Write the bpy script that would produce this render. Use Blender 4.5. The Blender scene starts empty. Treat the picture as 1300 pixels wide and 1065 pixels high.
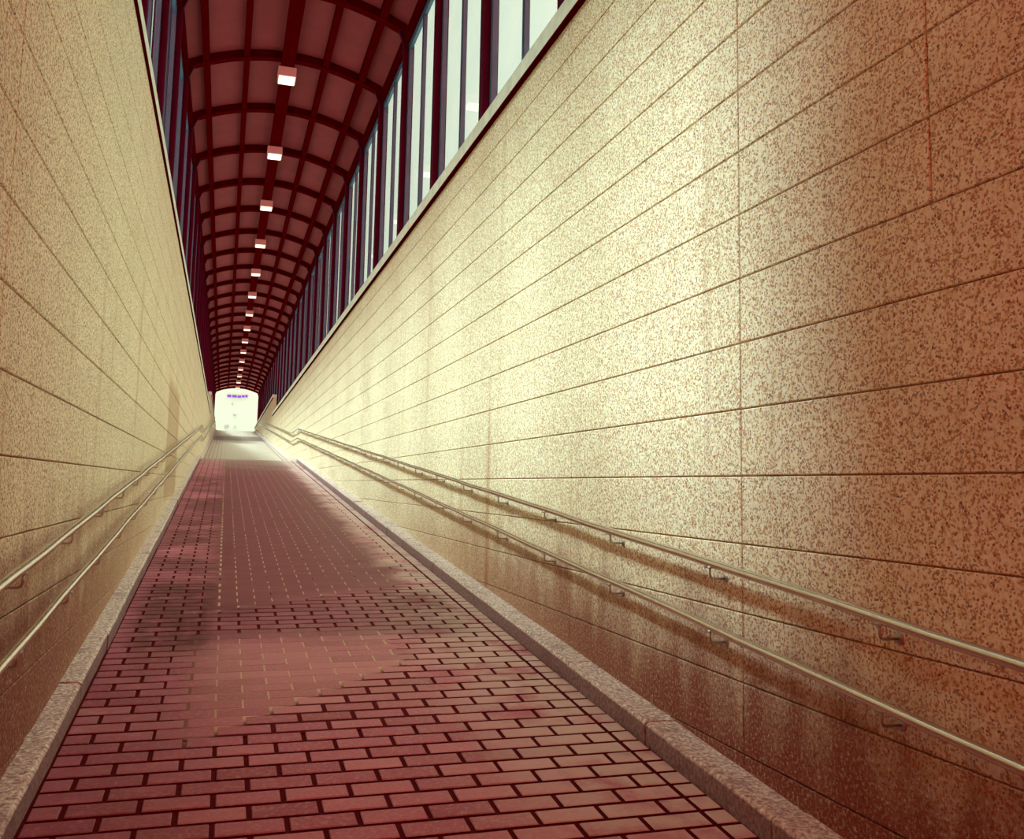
import bpy, math, random
from mathutils import Matrix, Vector

random.seed(7)
SC = bpy.context.scene
COL = SC.collection

# ------------------------------------------------------------------ camera
cam_d = bpy.data.cameras.new('camera')
cam = bpy.data.objects.new('camera', cam_d); COL.objects.link(cam)
R_ = Vector((0.95502879, -0.29596604, 0.0180032))
U_ = Vector((-0.0498402, -0.1003799, 0.99370007))
F_ = Vector((0.29229432, 0.94990946, 0.1106167))
cam.matrix_world = Matrix(((R_.x, U_.x, -F_.x, 0), (R_.y, U_.y, -F_.y, 0), (R_.z, U_.z, -F_.z, 0), (0, 0, 0, 1)))
cam_d.sensor_width = 36.0
cam_d.lens = 1178.18 / 1300 * 36
cam_d.shift_y = -45.0 / 1300
cam_d.clip_start = 0.02
cam_d.clip_end = 600
SC.camera = cam

# ------------------------------------------------------------------ view
SC.view_settings.view_transform = 'Standard'
SC.view_settings.look = 'None'
SC.view_settings.gamma = 1
SC.view_settings.use_curve_mapping = False
SC.view_settings.exposure = 0.0
SC.cycles.max_bounces = 10
SC.cycles.diffuse_bounces = 7
SC.cycles.glossy_bounces = 4
SC.cycles.transparent_max_bounces = 24
SC.cycles.sample_clamp_indirect = 8

# ------------------------------------------------------------------ sky
SKY_HORIZON = (1.04, 1.10, 0.90)
SKY_ZENITH = (0.80, 0.94, 0.80)
RED_FILL = (0.50, 0.008, 0.012)  # red fill light added behind the camera to tint the near end
ZENITH_GAIN = 10.5
FILL_GAIN = 5.0
w = bpy.data.worlds.new('sky'); SC.world = w; w.use_nodes = True
nt = w.node_tree; nt.nodes.clear()
N = nt.nodes.new; Lk = nt.links.new
tc = N('ShaderNodeTexCoord'); sp = N('ShaderNodeSeparateXYZ'); Lk(tc.outputs['Generated'], sp.inputs[0])
mz = N('ShaderNodeMapRange'); mz.interpolation_type = 'SMOOTHSTEP'
mz.inputs['From Min'].default_value = 0.50; mz.inputs['From Max'].default_value = 0.85
mz.inputs['To Min'].default_value = 0.0; mz.inputs['To Max'].default_value = 1.0
Lk(sp.outputs['Z'], mz.inputs['Value'])
mixc = N('ShaderNodeMix'); mixc.data_type = 'RGBA'
mixc.inputs[6].default_value = (*SKY_HORIZON, 1); mixc.inputs[7].default_value = (*[c * ZENITH_GAIN for c in SKY_ZENITH], 1)
# brightness added overhead, fading towards both ends, to shape the light on the walls
ab = N('ShaderNodeMath'); ab.operation = 'ABSOLUTE'; Lk(sp.outputs['Y'], ab.inputs[0])
mv = N('ShaderNodeMapRange'); mv.interpolation_type = 'SMOOTHSTEP'
mv.inputs['From Min'].default_value = 0.62; mv.inputs['From Max'].default_value = 0.20
mv.inputs['To Min'].default_value = 0.0; mv.inputs['To Max'].default_value = 1.0
Lk(ab.outputs[0], mv.inputs['Value'])
mm = N('ShaderNodeMath'); mm.operation = 'MULTIPLY'; Lk(mz.outputs[0], mm.inputs[0]); Lk(mv.outputs[0], mm.inputs[1])
Lk(mm.outputs[0], mixc.inputs[0])
my = N('ShaderNodeMapRange'); my.interpolation_type = 'SMOOTHSTEP'
my.inputs['From Min'].default_value = -0.45; my.inputs['From Max'].default_value = -0.75
my.inputs['To Min'].default_value = 0.0; my.inputs['To Max'].default_value = 1.0
Lk(sp.outputs['Y'], my.inputs['Value'])
mix2 = N('ShaderNodeMix'); mix2.data_type = 'RGBA'
Lk(my.outputs[0], mix2.inputs[0]); Lk(mixc.outputs[2], mix2.inputs[6])
mix2.inputs[7].default_value = (*[c * FILL_GAIN for c in RED_FILL], 1)
bg = N('ShaderNodeBackground'); wo = N('ShaderNodeOutputWorld')
Lk(mix2.outputs[2], bg.inputs[0]); bg.inputs[1].default_value = 1.0; Lk(bg.outputs[0], wo.inputs[0])

def sun(name, elev, azim, strength, angle, color):
    d = bpy.data.lights.new(name, 'SUN'); d.energy = strength; d.angle = math.radians(angle); d.color = color
    o = bpy.data.objects.new(name, d); COL.objects.link(o)
    e, a = math.radians(elev), math.radians(azim)          # azim: compass of the place the light comes from, 0 = +X, 90 = +Y
    v = Vector((math.cos(e) * math.cos(a), math.cos(e) * math.sin(a), math.sin(e)))
    o.rotation_euler = v.to_track_quat('Z', 'Y').to_euler(); o.location = v * 60
    return o
sun('veiled_sun', 51, 166, 6.6, 15, (0.82, 1.0, 1.02))

# ------------------------------------------------------------------ measures
WR, WL = 1.90, 0.6535            # the walls' faces: x = WR and x = -WL
COURSE = 0.2576
DR, DL = 0.059, 0.070            # height of a bed joint on each wall (camera height = 0)
SILL = 2.8694
EYE, SLOPE = 1.358, 0.0784
KERB_H, KX, KLX = 0.086, 1.7647, 0.560
Y0, Y1, YW = -4.0, 65.67, 41.0   # near end, far end, step of the walls
SILL2 = 3.66
CXR, HALF, ZS, RISE = 0.63, 1.50, 6.0, 0.38
RIB0, RIBD = 3.57, 2.07
NB = 30

def zf(y):
    if y < 24.7: return -EYE + SLOPE * y
    if y < 27.2: return -EYE + SLOPE * 24.7
    return -EYE + SLOPE * 24.7 + SLOPE * (min(y, 61.0) - 27.2)
def zarch(x):
    return ZS + RISE * (1 - ((x - CXR) / HALF) ** 2)

# ------------------------------------------------------------------ node helpers
def new_mat(name):
    m = bpy.data.materials.new(name); m.use_nodes = True
    t = m.node_tree; b = t.nodes['Principled BSDF']
    return m, t, b
def ramp(t, fac, stops, interp='LINEAR'):
    r = t.nodes.new('ShaderNodeValToRGB'); r.color_ramp.interpolation = interp
    e = r.color_ramp.elements
    while len(e) < len(stops): e.new(0.5)
    for el, (p, c) in zip(e, stops):
        el.position = p; el.color = (*c, 1) if len(c) == 3 else c
    t.links.new(fac, r.inputs[0]); return r.outputs[0]
def noise(t, vec, scale, detail=3, rough=0.5):
    n = t.nodes.new('ShaderNodeTexNoise'); n.inputs['Scale'].default_value = scale
    n.inputs['Detail'].default_value = detail; n.inputs['Roughness'].default_value = rough
    t.links.new(vec, n.inputs['Vector']); return n.outputs['Fac']
def mix(t, fac, a, b, mode='MIX'):
    m = t.nodes.new('ShaderNodeMix'); m.data_type = 'RGBA'; m.blend_type = mode
    for s, v in ((0, fac), (6, a), (7, b)):
        if isinstance(v, (int, float)): m.inputs[s].default_value = v
        elif isinstance(v, tuple): m.inputs[s].default_value = (*v, 1)
        else: t.links.new(v, m.inputs[s])
    return m.outputs[2]
def math_(t, op, a, b=None, c=None, clamp=False):
    m = t.nodes.new('ShaderNodeMath'); m.operation = op; m.use_clamp = clamp
    for i, v in enumerate((a, b, c)):
        if v is None: continue
        if isinstance(v, (int, float)): m.inputs[i].default_value = v
        else: t.links.new(v, m.inputs[i])
    return m.outputs[0]
def maprange(t, v, a, b, c=0.0, d=1.0, smooth=True):
    m = t.nodes.new('ShaderNodeMapRange'); m.interpolation_type = 'SMOOTHSTEP' if smooth else 'LINEAR'
    t.links.new(v, m.inputs[0])
    for i, q in enumerate((a, b, c, d)): m.inputs[i + 1].default_value = q
    return m.outputs[0]
def coords(t):
    return t.nodes.new('ShaderNodeTexCoord').outputs['Object']
def xyz(t, v):
    s = t.nodes.new('ShaderNodeSeparateXYZ'); t.links.new(v, s.inputs[0]); return s.outputs
def box_mask(t, X, Y, x0, x1, y0, y1, fx, fy):
    a = maprange(t, X, x0 - fx, x0 + fx); b = maprange(t, X, x1 + fx, x1 - fx)
    c = maprange(t, Y, y0 - fy, y0 + fy); d = maprange(t, Y, y1 + fy, y1 - fy)
    return math_(t, 'MULTIPLY', math_(t, 'MULTIPLY', a, b), math_(t, 'MULTIPLY', c, d))
def bump(t, b, h, strength, dist):
    n = t.nodes.new('ShaderNodeBump'); n.inputs['Strength'].default_value = strength; n.inputs['Distance'].default_value = dist
    t.links.new(h, n.inputs['Height']); t.links.new(n.outputs[0], b.inputs['Normal'])

# ------------------------------------------------------------------ materials
def granite(side):
    m, t, b = new_mat('speckled_stone_cladding_' + side)
    v = coords(t); s = xyz(t, v)
    base = ramp(t, noise(t, v, 75, 4, 0.7), [(0.34, (0.55, 0.30, 0.13)), (0.46, (0.85, 0.75, 0.49)), (0.60, (0.96, 0.93, 0.74))])
    vo = t.nodes.new('ShaderNodeTexVoronoi'); vo.inputs['Scale'].default_value = 150; t.links.new(v, vo.inputs['Vector'])
    sep = t.nodes.new('ShaderNodeSeparateColor'); t.links.new(vo.outputs['Color'], sep.inputs[0])
    red = math_(t, 'GREATER_THAN', sep.outputs[0], 0.80)
    dark = math_(t, 'GREATER_THAN', sep.outputs[1], 0.93)
    c = mix(t, math_(t, 'MULTIPLY', red, 0.72), base, (0.45, 0.14, 0.055))
    c = mix(t, math_(t, 'MULTIPLY', dark, 0.7), c, (0.12, 0.03, 0.015))
    # each slab a little different
    mp = t.nodes.new('ShaderNodeMapping'); t.links.new(v, mp.inputs[0]); mp.inputs['Scale'].default_value = (0, 1 / 0.56, 1 / COURSE)
    wn = t.nodes.new('ShaderNodeTexWhiteNoise'); fl = t.nodes.new('ShaderNodeVectorMath'); fl.operation = 'FLOOR'
    t.links.new(mp.outputs[0], fl.inputs[0]); t.links.new(fl.outputs[0], wn.inputs['Vector'])
    c = mix(t, 1.0, c, ramp(t, wn.outputs['Value'], [(0, (0.93, 0.92, 0.90)), (1, (1, 1, 1))]), 'MULTIPLY')
    # faint upright saw joints
    off = 3.16 if side == 'right' else 3.05
    fr = math_(t, 'FRACT', math_(t, 'DIVIDE', math_(t, 'SUBTRACT', s[1], off + 30 * -0.28), 0.28))
    ln = math_(t, 'LESS_THAN', fr, 0.018)
    c = mix(t, math_(t, 'MULTIPLY', ln, 0.28), c, (0.30, 0.14, 0.08))
    # long run-off streaks
    mp2 = t.nodes.new('ShaderNodeMapping'); t.links.new(v, mp2.inputs[0]); mp2.inputs['Scale'].default_value = (1, 3.0, 0.22)
    st = maprange(t, noise(t, mp2.outputs[0], 1.4, 4, 0.6), 0.56, 0.74)
    c = mix(t, math_(t, 'MULTIPLY', st, 0.28 if side == 'right' else 0.45), c, (0.42, 0.22, 0.09))
    if side == 'right':
        g = maprange(t, math_(t, 'ABSOLUTE', math_(t, 'SUBTRACT', s[1], 6.74)), 0.09, 0.01)
        h = maprange(t, s[2], 1.3, -0.3)
        g = math_(t, 'MULTIPLY', math_(t, 'MULTIPLY', g, h), noise(t, v, 9, 3))
        c = mix(t, g, c, (0.45, 0.16, 0.04))
    else:
        g = box_mask(t, s[1], s[2], 11.6, 14.2, -0.2, 1.22, 0.12, 0.08)
        c = mix(t, math_(t, 'MULTIPLY', g, 0.55), c, (0.42, 0.20, 0.08))
    # rising damp and rust above the kerb, ragged at the top; low near shade painted into it
    zz = math_(t, 'SUBTRACT', s[2], math_(t, 'MULTIPLY', s[1], SLOPE))
    mp3 = t.nodes.new('ShaderNodeMapping'); t.links.new(v, mp3.inputs[0]); mp3.inputs['Scale'].default_value = (1, 3, 0.9)
    d = maprange(t, math_(t, 'ADD', zz, math_(t, 'MULTIPLY', noise(t, mp3.outputs[0], 1.5, 4), -0.8)), -0.95 if side == 'right' else -0.70, -1.60 if side == 'right' else -1.45)
    d = math_(t, 'MULTIPLY', d, maprange(t, s[1], 13.0, 3.0))
    c = mix(t, math_(t, 'MULTIPLY', math_(t, 'MULTIPLY', d, maprange(t, noise(t, v, 70, 3, 0.7), 0.10, 0.55)), 0.97), c, mix(t, maprange(t, s[1], 9.0, 3.0), (0.36, 0.085, 0.015), (0.20, 0.018, 0.008)))
    t.links.new(c, b.inputs['Base Color'])
    b.inputs['Roughness'].default_value = 0.75
    bump(t, b, noise(t, v, 160, 3), 0.25, 0.003)
    return m

def plain(name, col, rough=0.5, metal=0.0, var=0.12, scale=8, spec=None):
    m, t, b = new_mat(name)
    v = coords(t); n = noise(t, v, scale, 4)
    lo = tuple(c * (1 - var) for c in col); hi = tuple(min(1, c * (1 + var)) for c in col)
    t.links.new(ramp(t, n, [(0.3, lo), (0.7, hi)]), b.inputs['Base Color'])
    b.inputs['Roughness'].default_value = rough; b.inputs['Metallic'].default_value = metal
    if spec is not None: b.inputs['Specular IOR Level'].default_value = spec
    return m

def paver_mat():
    m, t, b = new_mat('brick_pavers')
    v = coords(t); s = xyz(t, v)
    at = t.nodes.new('ShaderNodeAttribute'); at.attribute_name = 'tone'
    c = ramp(t, at.outputs['Fac'], [(0.0, (0.36, 0.075, 0.12)), (0.5, (0.48, 0.125, 0.19)), (1.0, (0.60, 0.20, 0.26))])
    c = mix(t, math_(t, 'MULTIPLY', maprange(t, noise(t, v, 60, 4, 0.7), 0.45, 0.7), 0.5), c, (0.55, 0.36, 0.31))
    # paler bricks along the right gutter and in patches
    gutter_pale = math_(t, 'MULTIPLY', maprange(t, s[0], 0.7, 1.75), maprange(t, noise(t, v, 3.2, 4, 0.6), 0.30, 0.55))
    c = mix(t, math_(t, 'MULTIPLY', gutter_pale, 0.85), c, (0.70, 0.56, 0.50))
    c = mix(t, math_(t, 'MULTIPLY', box_mask(t, s[0], s[1], -0.05, 0.95, 4.4, 5.7, 0.1, 0.3), 0.3), c, (0.48, 0.24, 0.22))
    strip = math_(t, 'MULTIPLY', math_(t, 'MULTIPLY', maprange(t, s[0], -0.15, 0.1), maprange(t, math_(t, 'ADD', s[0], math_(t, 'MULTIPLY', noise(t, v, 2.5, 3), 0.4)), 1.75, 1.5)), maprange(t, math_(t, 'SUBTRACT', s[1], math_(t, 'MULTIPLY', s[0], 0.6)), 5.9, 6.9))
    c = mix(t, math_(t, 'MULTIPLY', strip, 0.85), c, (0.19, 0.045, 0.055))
    pale = math_(t, 'MULTIPLY', maprange(t, math_(t, 'ADD', s[1], math_(t, 'MULTIPLY', noise(t, v, 0.8, 3), 6)), 22.0, 33.0), 0.8)  # glare from the far mouth painted in as paler paving
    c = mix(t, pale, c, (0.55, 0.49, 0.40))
    # damp stains and plain darker areas
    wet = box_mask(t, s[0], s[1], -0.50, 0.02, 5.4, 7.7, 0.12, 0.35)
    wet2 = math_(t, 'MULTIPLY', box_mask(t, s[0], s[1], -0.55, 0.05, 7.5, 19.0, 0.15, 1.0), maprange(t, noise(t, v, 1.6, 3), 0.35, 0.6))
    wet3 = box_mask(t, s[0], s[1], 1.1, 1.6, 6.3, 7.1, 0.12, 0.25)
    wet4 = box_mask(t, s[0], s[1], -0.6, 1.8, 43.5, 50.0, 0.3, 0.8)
    dark5 = math_(t, 'MULTIPLY', box_mask(t, s[0], s[1], -0.2, 1.6, 5.7, 6.8, 0.25, 0.2), 0.6)
    dark5 = math_(t, 'MAXIMUM', dark5, math_(t, 'MULTIPLY', box_mask(t, s[0], s[1], -0.7, 0.0, -2.0, 5.5, 0.35, 0.4), 0.45))  # near left bricks darker
    ww = math_(t, 'MAXIMUM', math_(t, 'MAXIMUM', math_(t, 'MULTIPLY', wet, 1.0), math_(t, 'MULTIPLY', wet2, 0.8)), math_(t, 'MAXIMUM', math_(t, 'MULTIPLY', wet3, 0.8), math_(t, 'MAXIMUM', math_(t, 'MULTIPLY', wet4, 0.8), dark5)))
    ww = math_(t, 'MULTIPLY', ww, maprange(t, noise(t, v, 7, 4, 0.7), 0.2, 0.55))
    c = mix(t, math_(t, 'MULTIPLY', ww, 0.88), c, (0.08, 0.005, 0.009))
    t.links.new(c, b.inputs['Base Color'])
    rg = mix(t, ww, (0.60, 0.60, 0.60), (0.42, 0.42, 0.42)); t.links.new(rg, b.inputs['Roughness'])
    b.inputs['Specular IOR Level'].default_value = 0.22
    bump(t, b, noise(t, v, 120, 4), 0.4, 0.004)
    return m

def mortar_mat():
    m, t, b = new_mat('joint_sand')
    v = coords(t); s = xyz(t, v)
    # the pale sand fill: a patch near the viewer and the trodden middle strip
    lower = math_(t, 'SUBTRACT', s[1], math_(t, 'MULTIPLY', s[0], 1.0))
    a = maprange(t, lower, 4.08, 4.2); a = math_(t, 'MULTIPLY', a, maprange(t, s[1], 5.95, 5.8))
    a = math_(t, 'MULTIPLY', a, math_(t, 'MULTIPLY', maprange(t, s[0], -0.2, 0.1), maprange(t, s[0], 1.02, 0.95)))
    bb = math_(t, 'MULTIPLY', maprange(t, math_(t, 'SUBTRACT', s[1], math_(t, 'MULTIPLY', s[0], 0.6)), 6.5, 6.6), math_(t, 'MULTIPLY', maprange(t, s[0], -0.05, 0.02), maprange(t, s[0], 1.5, 1.4)))
    bb = math_(t, 'MULTIPLY', bb, maprange(t, noise(t, v, 3.5, 3), 0.30, 0.5))
    k = math_(t, 'MAXIMUM', a, bb)
    c = mix(t, k, (0.10, 0.003, 0.008), (0.62, 0.42, 0.30))
    t.links.new(c, b.inputs['Base Color']); b.inputs['Roughness'].default_value = 0.95
    b.inputs['Specular IOR Level'].default_value = 0.1
    return m

def kerb_mat():
    m, t, b = new_mat('kerb_granite')
    v = coords(t)
    c = ramp(t, noise(t, v, 60, 4, 0.7), [(0.34, (0.26, 0.12, 0.13)), (0.5, (0.62, 0.48, 0.43)), (0.64, (0.94, 0.90, 0.78))])
    c = mix(t, math_(t, 'MULTIPLY', maprange(t, noise(t, v, 6, 3), 0.55, 0.7), 0.5), c, (0.28, 0.16, 0.15))
    zz = math_(t, 'SUBTRACT', xyz(t, v)[2], math_(t, 'MULTIPLY', xyz(t, v)[1], SLOPE))
    face_shade = math_(t, 'MULTIPLY', maprange(t, zz, -EYE + KERB_H - 0.004, -EYE + KERB_H - 0.02), maprange(t, xyz(t, v)[1], 24.5, 24.0))  # upright face darkened in the colour to stand for its shade
    c = mix(t, math_(t, 'MULTIPLY', face_shade, 0.75), c, (0.17, 0.05, 0.075))
    t.links.new(c, b.inputs['Base Color']); b.inputs['Roughness'].default_value = 0.7
    bump(t, b, noise(t, v, 50, 4), 0.6, 0.006)
    return m

def glass_mat():
    m, t, b = new_mat('window_glass'); t.nodes.remove(b)
    out = [n for n in t.nodes if n.type == 'OUTPUT_MATERIAL'][0]
    tr = t.nodes.new('ShaderNodeBsdfTransparent'); gl = t.nodes.new('ShaderNodeBsdfGlossy'); gl.inputs['Roughness'].default_value = 0.02
    v = coords(t)
    t.links.new(ramp(t, noise(t, v, 1.5, 3), [(0.3, (0.88, 0.95, 0.93)), (0.7, (0.95, 0.98, 0.96))]), tr.inputs[0])
    gl.inputs[0].default_value = (0.8, 0.9, 1.0, 1)
    lw = t.nodes.new('ShaderNodeLayerWeight'); lw.inputs[0].default_value = 0.5
    fr = math_(t, 'MULTIPLY_ADD', math_(t, 'POWER', lw.outputs['Facing'], 7.0), 0.45, 0.03)
    ms = t.nodes.new('ShaderNodeMixShader')
    t.links.new(fr, ms.inputs[0]); t.links.new(tr.outputs[0], ms.inputs[1]); t.links.new(gl.outputs[0], ms.inputs[2])
    t.links.new(ms.outputs[0], out.inputs[0])
    return m

def lamp_mat(name, col, strength):
    m, t, b = new_mat(name)
    v = coords(t)
    b.inputs['Base Color'].default_value = (*col, 1)
    t.links.new(ramp(t, noise(t, v, 5, 2), [(0, tuple(c * 0.9 for c in col)), (1, col)]), b.inputs['Emission Color'])
    b.inputs['Emission Strength'].default_value = strength
    return m

M = {
    'wall_r': granite('right'), 'wall_l': granite('left'),
    'backing': plain('joint_mortar_dark', (0.42, 0.20, 0.12), 0.9, spec=0.1),
    'plaster': plain('pale_plaster', (0.72, 0.66, 0.48), 0.9),
    'coping': plain('painted_coping', (0.80, 0.86, 0.74), 0.6),
    'steel': plain('maroon_steel_paint', (0.075, 0.0006, 0.0012), 0.8, spec=0.0),
    'post': plain('purple_black_steel_paint', (0.065, 0.002, 0.022), 0.7, spec=0.05),
    'panel': plain('maroon_roof_sheet', (0.24, 0.036, 0.042), 0.7, var=0.08, scale=3, spec=0.1),
    'frame': plain('grey_blue_window_paint', (0.06, 0.15, 0.24), 0.35, var=0.1),
    'rail': plain('polished_steel', (0.74, 0.66, 0.57), 0.24, 1.0, var=0.06, scale=20),
    'bracket': plain('dull_steel', (0.45, 0.38, 0.34), 0.4, 1.0),
    'paver': paver_mat(), 'mortar': mortar_mat(), 'kerb': kerb_mat(), 'glass': glass_mat(),
    'lamp': lamp_mat('lamp_diffuser', (1.0, 0.93, 0.72), 1.6),
    'lamp_side': lamp_mat('lamp_housing_side', (0.60, 0.28, 0.24), 0.18),
    'out_ground': plain('pale_square_paving', (0.50, 0.52, 0.46), 0.8),
    'facade': plain('white_render', (0.37, 0.58, 0.51), 0.8, var=0.03),
    'violet': plain('violet_blue_glazing', (0.10, 0.06, 0.55), 0.3),
    'dull_window': plain('grey_window', (0.30, 0.32, 0.50), 0.3),
}

# ------------------------------------------------------------------ mesh builder
class MB:
    def __init__(s): s.v = []; s.f = []
    def quad(s, a, b, c, d):
        n = len(s.v); s.v += [a, b, c, d]; s.f.append((n, n + 1, n + 2, n + 3))
    def box(s, x0, x1, y0, y1, z0, z1):
        s.hexa([(x0, y0, z0), (x1, y0, z0), (x1, y1, z0), (x0, y1, z0), (x0, y0, z1), (x1, y0, z1), (x1, y1, z1), (x0, y1, z1)])
    def hexa(s, p):
        n = len(s.v); s.v += p
        for f in ((0, 3, 2, 1), (4, 5, 6, 7), (0, 1, 5, 4), (1, 2, 6, 5), (2, 3, 7, 6), (3, 0, 4, 7)):
            s.f.append(tuple(n + i for i in f))
    def sweep(s, rings, closed=True, caps=True):
        n0 = len(s.v); k = len(rings[0])
        for r in rings: s.v += list(r)
        for i in range(len(rings) - 1):
            for j in range(k if closed else k - 1):
                a = n0 + i * k + j; b = n0 + i * k + (j + 1) % k
                s.f.append((a, b, b + k, a + k))
        if caps and closed:
            s.f.append(tuple(n0 + j for j in range(k))[::-1]); s.f.append(tuple(n0 + (len(rings) - 1) * k + j for j in range(k)))
    def tube(s, pts, r, n=12):
        rings = []
        for i, p in enumerate(pts):
            p = Vector(p); a = Vector(pts[max(i - 1, 0)]); b = Vector(pts[min(i + 1, len(pts) - 1)])
            d = (b - a).normalized()
            up = Vector((0, 0, 1)) if abs(d.z) < 0.9 else Vector((0, 1, 0))
            u = d.cross(up).normalized(); w_ = u.cross(d)
            rings.append([tuple(p + (u * math.cos(t) + w_ * math.sin(t)) * r) for t in [2 * math.pi * j / n for j in range(n)]])
        s.sweep(rings)
    def build(s, name, mat, parent=None, smooth=False, bevel=0, loc=None):
        me = bpy.data.meshes.new(name); me.from_pydata(s.v, [], s.f); me.update()
        import bmesh
        bm = bmesh.new(); bm.from_mesh(me); bmesh.ops.recalc_face_normals(bm, faces=bm.faces)
        bm.to_mesh(me); bm.free()
        me.materials.append(mat)
        if smooth:
            for p in me.polygons: p.use_smooth = True
        o = bpy.data.objects.new(name, me); COL.objects.link(o)
        if parent: o.parent = parent
        if bevel:
            b = o.modifiers.new('bevel', 'BEVEL'); b.width = bevel; b.segments = 2; b.limit_method = 'ANGLE'
        return o
def empty(name, loc=(0, 0, 0)):
    o = bpy.data.objects.new(name, None); COL.objects.link(o); o.location = loc; o.empty_display_size = 0.2
    return o
def tag(o, label, cat=None, group=None, kind=None):
    o['label'] = label
    if cat: o['category'] = cat
    if group: o['group'] = group
    if kind: o['kind'] = kind
    return o
ORD = ['first', 'second', 'third', 'fourth', 'fifth', 'sixth', 'seventh', 'eighth', 'ninth', 'tenth', 'eleventh', 'twelfth', 'thirteenth',
       'fourteenth', 'fifteenth', 'sixteenth', 'seventeenth', 'eighteenth', 'nineteenth', 'twentieth', 'twenty-first', 'twenty-second',
       'twenty-third', 'twenty-fourth', 'twenty-fifth', 'twenty-sixth', 'twenty-seventh', 'twenty-eighth', 'twenty-ninth', 'thirtieth', 'thirty-first', 'thirty-second']

# ------------------------------------------------------------------ walls
def wall(side):
    sg = 1 if side == 'right' else -1
    X = WR if side == 'right' else -WL
    d0 = DR if side == 'right' else DL
    j0 = 3.16 if side == 'right' else 3.05
    g, e, th = 0.0026, 0.0035, 0.025
    mb = MB()
    def slab(y0, y1, z0, z1):
        # one cladding slab with eased edges, its face at x = X
        a = [(X + sg * e, y0 + g, z0 + g), (X + sg * e, y1 - g, z0 + g), (X + sg * e, y1 - g, z1 - g), (X + sg * e, y0 + g, z1 - g)]
        f = [(X, y0 + g + e, z0 + g + e), (X, y1 - g - e, z0 + g + e), (X, y1 - g - e, z1 - g - e), (X, y0 + g + e, z1 - g - e)]
        bk = [(X + sg * th, q[1], q[2]) for q in a]
        n = len(mb.v); mb.v += f + a + bk
        mb.f.append((n, n + 1, n + 2, n + 3))
        for i in range(4):
            j = (i + 1) % 4
            mb.f.append((n + 4 + i, n + 4 + j, n + j, n + i)); mb.f.append((n + 8 + i, n + 8 + j, n + 4 + j, n + 4 + i))
    ys = [Y0] + [j0 + 3.58 * k for k in range(-2, 20) if Y0 + 0.2 < j0 + 3.58 * k < Y1 - 0.2] + [Y1]
    for k in range(-8, 16):
        z0 = d0 + k * COURSE; z1 = z0 + COURSE
        for a, b in zip(ys[:-1], ys[1:]):
            segs = [(a, b)]
            if k <= 0 and b - a > 3: segs = [(a, a + 1.83), (a + 1.83, b)]
            if side == 'right' and k >= 3 and abs(b - 3.16) < 0.01: segs = [(a, 2.12), (2.12, b)]
            for (p, q) in segs:
                if q <= YW: parts = [(p, q, SILL)]
                elif p >= YW: parts = [(p, q, SILL2)]
                else: parts = [(p, YW, SILL), (YW, q, SILL2)]
                for (p2, q2, top) in parts:
                    zt = min(z1, top)
                    if zt - z0 < 0.03: continue
                    if zt < zf(p2) - 0.6: continue
                    slab(p2, q2, z0, zt)
    o = mb.build('wall_' + side, M['wall_r' if side == 'right' else 'wall_l'])
    tag(o, 'tall speckled stone-slab wall on the %s of the ramp' % side, kind='structure')
    bk = MB(); a, b = X + sg * 0.012, X + sg * 0.30
    bk.box(min(a, b), max(a, b), Y0, YW, -3, SILL - 0.001); bk.box(min(a, b), max(a, b), YW, Y1, -1, SILL2 - 0.001)
    tag(bk.build('masonry_core', M['backing'], o), 'dark core behind the slab joints')
    ef = MB(); ef.box(min(X + sg * 0.003, b), max(X + sg * 0.003, b), YW - 0.02, YW - 0.001, SILL + 0.135, SILL2 - 0.002)
    tag(ef.build('end_facing', M['plaster'], o), 'pale facing where the wall steps up')
    # unseen solid upper wall, added to keep daylight off the near end
    up = MB(); a, b = X + sg * 0.02, X + sg * 0.24
    up.box(min(a, b), max(a, b), Y0, RIB0 - 0.02, SILL, ZS + 0.1)
    tag(up.build('upper_light_block', M['plaster'], o), 'added solid upper wall keeping the near end dark')
    # coping
    n = 1 if side == 'left' else 2
    cp = MB(); ov = 0.032 if side == 'right' else 0.014
    a, b = X - sg * ov, X + sg * 0.30
    def run(y0, y1, z, h):
        y = y0
        while y < y1 - 0.01:
            e_ = min(y + 3.58, y1)
            cp.box(min(a, b), max(a, b), y + 0.002, e_ - 0.002, z, z + h); y = e_
    h = 0.13
    run(RIB0 - 0.42, YW, SILL, h); run(YW, Y1, SILL2, h)
    fl = MB(); a, b = X - sg * (ov + 0.006), X + sg * 0.02  # dark strip added where only the ledge's shade falls
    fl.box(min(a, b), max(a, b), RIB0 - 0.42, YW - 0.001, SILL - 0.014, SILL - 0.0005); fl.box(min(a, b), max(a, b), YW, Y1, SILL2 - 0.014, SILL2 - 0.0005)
    c = cp.build('trim_%d' % n, M['coping'], bevel=0.004)
    tag(c, 'pale painted coping ledge along the top of the %s wall' % side, kind='structure')
    tag(fl.build('shade_strip', M['steel'], c), 'dark maroon strip standing for the shade under the ledge')
wall('left'); wall('right')

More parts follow.
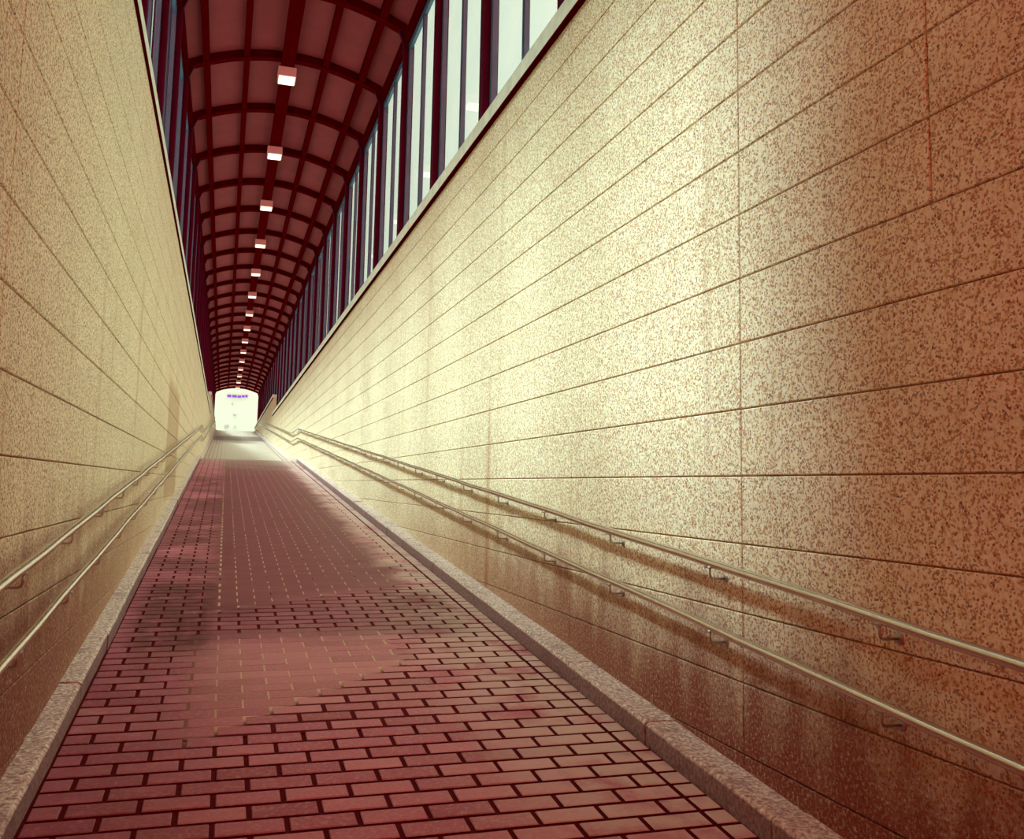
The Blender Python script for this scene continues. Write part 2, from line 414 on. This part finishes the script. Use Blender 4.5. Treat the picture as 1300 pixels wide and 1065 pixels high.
# ------------------------------------------------------------------ floor of brick pavers
BL, BR = 0.2345, 0.1175
def floor():
    V, Fc, tone, mi = [], [], [], []
    def in_sand(x, y):
        if 4.1 < y - x and y < 5.9 and -0.15 < x < 1.0: return 1
        if y - 0.6 * x > 6.5 and -0.03 < x < 1.45: return 2
        return 0
    k0 = int((Y0 - 3.766) / BR)
    nrow = int((Y1 - Y0) / BR)
    for r in range(nrow):
        k = k0 + r
        ya = 3.766 + k * BR; yb = ya + BR
        sh = 0.373 if k % 2 == 0 else 0.49
        x = sh - 6 * BL
        cells = []
        while x < 1.665:
            a, b = max(x, -KLX + 0.002), min(x + BL, 1.665)
            if b - a > 0.03: cells.append((a, b))
            x += BL
        cells.append((1.665, KX - 0.002))
        jit = random.uniform(-0.0012, 0.0012)
        for (a, b) in cells:
            s_ = in_sand((a + b) / 2, (ya + yb) / 2)
            gx = 0.009 if s_ == 0 else (0.0045 if s_ == 1 else 0.004)
            gy = 0.0115 if s_ == 0 else (0.0035 if s_ == 1 else 0.0012)
            dz = random.uniform(-0.0006, 0.0014) if s_ != 2 else 0
            gx += random.uniform(-0.001, 0.001)
            x0, x1, y0, y1 = a + gx, b - gx, ya + gy + jit, yb - gy + jit
            ev = 0.003 if s_ == 0 else 0.001
            d = 0.012 if s_ == 0 else 0.003
            n = len(V)
            V += [(x0 + ev, y0 + ev, zf(y0) + dz), (x1 - ev, y0 + ev, zf(y0) + dz), (x1 - ev, y1 - ev, zf(y1) + dz), (x0 + ev, y1 - ev, zf(y1) + dz)]
            V += [(x0, y0, zf(y0) - ev), (x1, y0, zf(y0) - ev), (x1, y1, zf(y1) - ev), (x0, y1, zf(y1) - ev)]
            V += [(x0, y0, zf(y0) - 0.02), (x1, y0, zf(y0) - 0.02), (x1, y1, zf(y1) - 0.02), (x0, y1, zf(y1) - 0.02)]
            t_ = min(1, max(0, random.gauss(0.5, 0.22)))
            Fc.append((n, n + 1, n + 2, n + 3)); tone.append(t_)
            mi.append(0)
            for i in range(4):
                j = (i + 1) % 4
                Fc.append((n + 4 + i, n + 4 + j, n + j, n + i)); tone.append(t_); mi += [0, 1]
                Fc.append((n + 8 + i, n + 8 + j, n + 4 + j, n + 4 + i)); tone.append(t_)
    me = bpy.data.meshes.new('floor'); me.from_pydata(V, [], Fc); me.update()
    at = me.attributes.new('tone', 'FLOAT', 'FACE'); at.data.foreach_set('value', tone)
    me.materials.append(M['paver']); me.materials.append(M['mortar'])
    me.polygons.foreach_set('material_index', mi)
    o = bpy.data.objects.new('floor', me); COL.objects.link(o)
    tag(o, 'worn brick-paved ramp climbing between the two walls', kind='structure')
    mb = MB()
    def seg(x0, x1, ya, yb, d):
        mb.hexa([(x0, ya, zf(ya) - 0.3), (x1, ya, zf(ya) - 0.3), (x1, yb, zf(yb) - 0.3), (x0, yb, zf(yb) - 0.3),
                 (x0, ya, zf(ya) - d), (x1, ya, zf(ya) - d), (x1, yb, zf(yb) - d), (x0, yb, zf(yb) - d)])
    for ya, yb in ((Y0, 24.7), (24.7, 27.2), (27.2, 61.0), (61.0, Y1)):
        seg(-KLX - 0.05, KX + 0.05, ya, yb, 0.009)
    # packed sand that fills the joints flush in the trodden places
    for (x0, x1, y0, y1) in ((-0.15, 1.0, 4.1, 5.95), (0.0, 1.45, 6.6, 24.7), (0.0, 1.45, 27.2, 61.0)):
        mb.hexa([(x0, y0, zf(y0) - 0.01), (x1, y0, zf(y0) - 0.01), (x1, y1, zf(y1) - 0.01), (x0, y1, zf(y1) - 0.01),
                 (x0, y0, zf(y0) - 0.0012), (x1, y0, zf(y0) - 0.0012), (x1, y1, zf(y1) - 0.0012), (x0, y1, zf(y1) - 0.0012)])
    mb.build('joint_bed', M['mortar'], o)
floor()

# ------------------------------------------------------------------ kerbs
def kerb(side):
    mb = MB()
    x0, x1 = (KX, WR + 0.02) if side == 'right' else (-WL - 0.02, -KLX)
    y = Y0 + 0.12
    brk = [24.7, 27.2, 61.0]
    while y < Y1 - 0.05:
        e_ = y + 0.95
        for b in brk:
            if y + 0.02 < b < e_: e_ = b
        e_ = min(e_, Y1)
        dx = random.uniform(-0.003, 0.003); dz = random.uniform(-0.003, 0.004)
        a, b = y + 0.004, e_ - 0.004
        # sub-divide so the worn arris wobbles a little
        rings = []
        n = 5
        for i in range(n + 1):
            q = a + (b - a) * i / n
            wob = random.uniform(-0.002, 0.002)
            zt = zf(q) + KERB_H + dz + wob * 0.7
            if side == 'right': xa, xb = x0 + dx + wob, x1
            else: xa, xb = x0, x1 + dx + wob
            c = 0.012
            if side == 'right':
                ring = [(xa, q, zf(q) - 0.15), (xa, q, zt - c), (xa + c, q, zt), (xb, q, zt), (xb, q, zf(q) - 0.15)]
            else:
                ring = [(xb, q, zf(q) - 0.15), (xb, q, zt - c), (xb - c, q, zt), (xa, q, zt), (xa, q, zf(q) - 0.15)]
            rings.append(ring)
        mb.sweep(rings)
        y = e_
    n = 3 if side == 'left' else 4
    o = mb.build('trim_%d' % n, M['kerb'])
    tag(o, 'speckled granite kerb at the foot of the %s wall' % side, kind='structure')
kerb('left'); kerb('right')

# ------------------------------------------------------------------ handrails
def zr(y, h):
    # rails keep their slope half a step longer than the paving before they level out
    return zf(y - 0.5) + h + SLOPE * 0.5 if y < 25.2 else (zf(25.0) + h + SLOPE * 0.5 if y < 27.7 else zf(y - 0.5) + h + SLOPE * 0.5)
def bracket_mb(sg, X, wallx):
    # rod dropping from the rail, bent towards the wall and ending in a round plate; local origin on the rail's axis
    b = MB(); dx = wallx - X
    pts = [(0, 0, -0.012), (0, 0, -0.045), (sg * 0.004, 0, -0.056), (sg * 0.012, 0, -0.060), (dx - sg * 0.004, 0, -0.060)]
    b.tube(pts, 0.0046, 8)
    rings = []
    for x_, r in ((dx - sg * 0.006, 0.014), (dx - sg * 0.004, 0.018), (dx, 0.018)):
        rings.append([(x_, r * math.cos(t), -0.060 + r * math.sin(t)) for t in [2 * math.pi * j / 12 for j in range(12)]])
    b.sweep(rings)
    b.box(-0.013, 0.013, -0.02, 0.02, -0.020, -0.013)
    return b
def handrail(side, which):
    sg = 1 if side == 'right' else -1
    wx = WR if side == 'right' else -WL
    X = wx - sg * 0.070
    h = 0.8216 if which == 'upper' else 0.579
    yend = 54.8 if which == 'upper' else 57.6
    root = empty('handrail', (X, Y0 + 0.2, zr(Y0 + 0.2, h)))
    tag(root, '%s one of the two steel handrails along the %s wall' % (which, side), 'handrail', 'steel handrails on the walls')
    bx, by, bz = root.location
    ys = [Y0 + 0.2]
    while ys[-1] < yend - 0.5: ys.append(ys[-1] + 0.49)
    ys += [25.2, 27.7, yend]; ys = sorted(set(ys))
    pts = []
    for q in ys:
        wz = 0.0022 * math.sin(q * 2.3 + h * 9) + 0.0018 * math.sin(q * 5.1 + sg)
        wxo = 0.0015 * math.sin(q * 3.1 + h * 5)
        pts.append((X + wxo - bx, q - by, zr(q, h) + wz - bz))
    pts.append((wx - bx - sg * 0.005, yend + 0.07 - by, zr(yend, h) - bz))
    mb = MB(); mb.tube(pts, 0.0165, 16)
    mb.build('rail', M['rail'], root, smooth=True)
    first = None
    k = -5
    while 2.30 + 0.98 * k < yend - 0.3:
        q = 2.30 + 0.98 * k
        if first is None:
            first = bracket_mb(sg, X, wx).build('bracket', M['bracket'], root, smooth=True); o = first
        else:
            o = first.copy(); COL.objects.link(o); o.parent = root
        o.location = (0, q - by, zr(q, h) - bz)
        k += 1
for sd in ('left', 'right'):
    for wh in ('upper', 'lower'): handrail(sd, wh)

# ------------------------------------------------------------------ roof
POST_IN_R, POST_IN_L = 2.03, -0.775
XR_OUT, XL_OUT = 2.17, -0.915
def arch_strip(mb, x0, x1, y0, y1, dz0, dz1, n=28):
    rings = []
    for i in range(n + 1):
        x = x0 + (x1 - x0) * i / n; z = zarch(x)
        rings.append([(x, y0, z + dz0), (x, y1, z + dz0), (x, y1, z + dz1), (x, y0, z + dz1)])
    mb.sweep(rings)
mb = MB(); arch_strip(mb, XL_OUT - 0.02, XR_OUT + 0.02, Y0, Y1 + 0.3, 0.12, 0.16, 40)
tag(mb.build('ceiling', M['panel'], smooth=False), 'barrel roof of dull maroon sheets above the ribs', kind='structure')

def rib_parts(root, dy):
    w2 = 0.05
    a = MB(); arch_strip(a, XL_OUT, XR_OUT, dy - w2, dy + w2, 0.015, 0.10); 
    arch_strip(a, XL_OUT, XR_OUT, dy - w2 - 0.02, dy + w2 + 0.02, 0.0, 0.015)     # bottom flange
    arch_strip(a, XL_OUT, XR_OUT, dy - w2 - 0.02, dy + w2 + 0.02, 0.10, 0.117)     # top flange
    arc = a.build('arch', M['steel'], root)
    for sg in (-1, 1):
        p = MB(); xi, xo = (POST_IN_R, XR_OUT) if sg > 0 else (POST_IN_L, XL_OUT)
        p.box(min(xi, xo), max(xi, xo), dy - 0.06, dy + 0.06, 0.0, ZS + 0.04)
        # haunch plate where the arch lands on the post
        x2 = xi - sg * 0.07
        z0 = zarch(x2)
        p.hexa([(xi, dy - 0.03, ZS - 0.10), (x2, dy - 0.03, z0 + 0.0), (x2, dy + 0.03, z0 + 0.0), (xi, dy + 0.03, ZS - 0.10),
                (xi, dy - 0.03, ZS + 0.06), (x2, dy - 0.03, z0 + 0.02), (x2, dy + 0.03, z0 + 0.02), (xi, dy + 0.03, ZS + 0.06)])
        # foot cut to the coping
        yield sg, p
def make_rib(foot):
    root = empty('roof_arch', (CXR, 0, foot))
    for sg, p in rib_parts(root, 0.0):
        p.v = [(v[0], v[1], max(v[2], foot)) for v in p.v]
        p.build('post', M['post'], root)
    for ch in root.children:
        ch.data.transform(Matrix.Translation((-CXR, 0, -foot)))
    return root
def copy_tree(o, parent=None):
    c = o.copy(); COL.objects.link(c)
    if parent: c.parent = parent
    for ch in list(o.children): copy_tree(ch, c)
    return c
protoA = make_rib(SILL + 0.07); protoB = None
usedA = usedB = False
nr = NB + 1
for i in range(nr):
    y = RIB0 + RIBD * i
    if y < YW:
        o = protoA if not usedA else copy_tree(protoA); usedA = True
    else:
        if protoB is None: protoB = make_rib(SILL2 + 0.07)
        o = protoB if not usedB else copy_tree(protoB); usedB = True
    o.location.y = y
    tag(o, 'dark maroon steel roof arch with posts, %s of them from the near end' % ORD[i], 'roof arch', 'steel arches carrying the roof')

# longitudinal members
def beam(name, label, cat, xs0, xs1, z0f, z1f, mat='steel', group=None, y0=Y0, y1=Y1 + 0.1):
    b = MB()
    b.hexa([(xs0, y0, z0f(xs0)), (xs1, y0, z0f(xs1)), (xs1, y1, z0f(xs1)), (xs0, y1, z0f(xs0)),
            (xs0, y0, z1f(xs0)), (xs1, y0, z1f(xs1)), (xs1, y1, z1f(xs1)), (xs0, y1, z1f(xs0))])
    o = b.build(name, M[mat]); tag(o, label, cat, group); return o
for xc, lab in ((-0.54, 'thin dark purlin nearest the left windows under the roof'), (0.03, 'thin dark purlin just left of the roof lamps'),
                (1.19, 'thin dark purlin just right of the roof lamps'), (1.74, 'thin dark purlin nearest the right windows under the roof')):
    beam('purlin', lab, 'purlin', xc - 0.045, xc + 0.045, lambda x: zarch(x) + 0.016, lambda x: zarch(x) + 0.119, group='purlins running the length of the roof')
beam('cable_channel', 'broad dark channel along the crown of the roof carrying the lamps', 'cable channel', CXR - 0.10, CXR + 0.10, lambda x: ZS + RISE - 0.06, lambda x: ZS + RISE - 0.001)
beam('eaves_beam', 'dark eaves beam above the left-hand windows', 'beam', XL_OUT, POST_IN_L, lambda x: ZS - 0.10, lambda x: ZS + 0.03, group='beams at the eaves', y0=RIB0)
beam('eaves_beam', 'dark eaves beam above the right-hand windows', 'beam', POST_IN_R, XR_OUT, lambda x: ZS - 0.10, lambda x: ZS + 0.03, group='beams at the eaves', y0=RIB0)

# ------------------------------------------------------------------ windows
def make_window(side, foot):
    sg = 1 if side == 'right' else -1
    xi = POST_IN_R + 0.065 if side == 'right' else POST_IN_L - 0.065
    root = empty('window', (0, 0, foot))
    def bx(mb, a, b, y0, y1, z0, z1):
        xa, xb = xi + sg * a, xi + sg * b
        mb.box(min(xa, xb), max(xa, xb), y0, y1, z0 - foot, z1 - foot)
    y0, y1 = 0.06, RIBD - 0.06; zt = ZS - 0.10; ym = RIBD / 2
    fr = MB()
    bx(fr, 0, 0.05, y0, y0 + 0.06, foot, zt); bx(fr, 0, 0.05, y1 - 0.06, y1, foot, zt)
    bx(fr, 0.003, 0.047, y0 + 0.06, y1 - 0.06, foot, foot + 0.04); bx(fr, 0.003, 0.047, y0 + 0.06, y1 - 0.06, zt - 0.09, zt)
    fr.build('window_frame', M['frame'], root, bevel=0.003)
    mu = MB(); bx(mu, 0.0, 0.045, ym - 0.03, ym + 0.03, foot + 0.04, zt - 0.09)
    bx(mu, -0.008, 0.0, ym - 0.012, ym + 0.012, foot + 0.04, zt - 0.09)
    mu.build('mullion', M['frame'], root, bevel=0.003)
    for a, b in ((y0 + 0.06, ym - 0.03), (ym + 0.03, y1 - 0.06)):
        gl = MB(); xa = xi + sg * 0.028
        gl.quad((xa, a, 0.04), (xa, b, 0.04), (xa, b, zt - 0.09 - foot), (xa, a, zt - 0.09 - foot))
        p = gl.build('pane', M['glass'], root)
        so = p.modifiers.new('thickness', 'SOLIDIFY'); so.thickness = 0.006
    return root
wn = 1
for side in ('left', 'right'):
    pa = make_window(side, SILL + 0.13); pb = None; ua = ub = False
    for i in range(NB):
        y = RIB0 + RIBD * i
        if y + RIBD * 0.6 < YW:
            o = pa if not ua else copy_tree(pa); ua = True
        else:
            if pb is None: pb = make_window(side, SILL2 + 0.13)
            o = pb if not ub else copy_tree(pb); ub = True
        o.location.y = y; o.name = 'window_%d' % wn; wn += 1
        tag(o, 'tall two-light window above the %s wall, %s from the near end' % (side, ORD[i]), kind='structure')

# ------------------------------------------------------------------ lamps
lamp = empty('ceiling_lamp', (CXR, 0, ZS + RISE - 0.06))
h = MB(); h.box(-0.135, 0.135, -0.165, 0.165, -0.145, 0.0)
h.build('housing', M['lamp_side'], lamp, bevel=0.008)
h = MB(); h.box(-0.12, 0.12, -0.15, 0.15, -0.158, -0.146)
tag(h.build('diffuser', M['lamp'], lamp, bevel=0.003), 'glowing cream diffuser')
NL = 15
for i in range(NL):
    o = lamp if i == 0 else copy_tree(lamp)
    o.location.y = 14.15 + 3.53 * i
    tag(o, 'lit square lamp under the roof channel, %s from the near end' % ORD[i], 'ceiling lamp', 'square lamps along the roof crown')

# ------------------------------------------------------------------ beyond the far end
zg = zf(61.0)
g = MB(); g.box(-45, 45, Y1, 190, zg - 0.3, zg)
tag(g.build('ground', M['out_ground']), 'sunlit pale paving outside the far end', kind='structure')
bd = empty('white_building', (0, 112, zg))
b = MB(); b.box(-14, 16, 0, 10, 0, 10.5)
b.build('wall', M['facade'], bd)
b = MB(); b.box(-14.3, 16.3, -0.4, 10.3, 10.5, 11.0); b.build('roof', M['facade'], bd)
def fw(name, mat, x0, x1, z0, z1, d=0.12):
    m_ = MB(); m_.box(x0, x1, -d, 0.02, z0 - zg, z1 - zg); m_.build(name, M[mat], bd)
# openings of the facade: x from, x to, z from, z to
tag(bd, 'overexposed white building beyond the far mouth of the passage', 'building')
for x0, x1, z0, z1, mat in (
        (-0.00, 0.42, 9.79, 10.07, 'violet'),
        (0.56, 1.03, 9.78, 10.06, 'violet'),
        (1.13, 1.52, 9.77, 10.01, 'violet'),
        (1.62, 1.91, 9.83, 10.08, 'violet'),
        (2.01, 2.26, 9.86, 10.12, 'violet'),
        (0.56, 0.65, 8.90, 9.18, 'dull_window'),
        (0.78, 0.92, 7.63, 7.82, 'dull_window'),
        (1.02, 1.10, 7.62, 7.84, 'dull_window'),
        (-0.13, 0.03, 6.18, 6.51, 'dull_window'),
        (0.18, 0.28, 6.19, 6.62, 'dull_window'),
        (0.97, 1.06, 6.21, 6.50, 'dull_window'),
):
    fw('facade_window', mat, x0, x1, z0, z1)
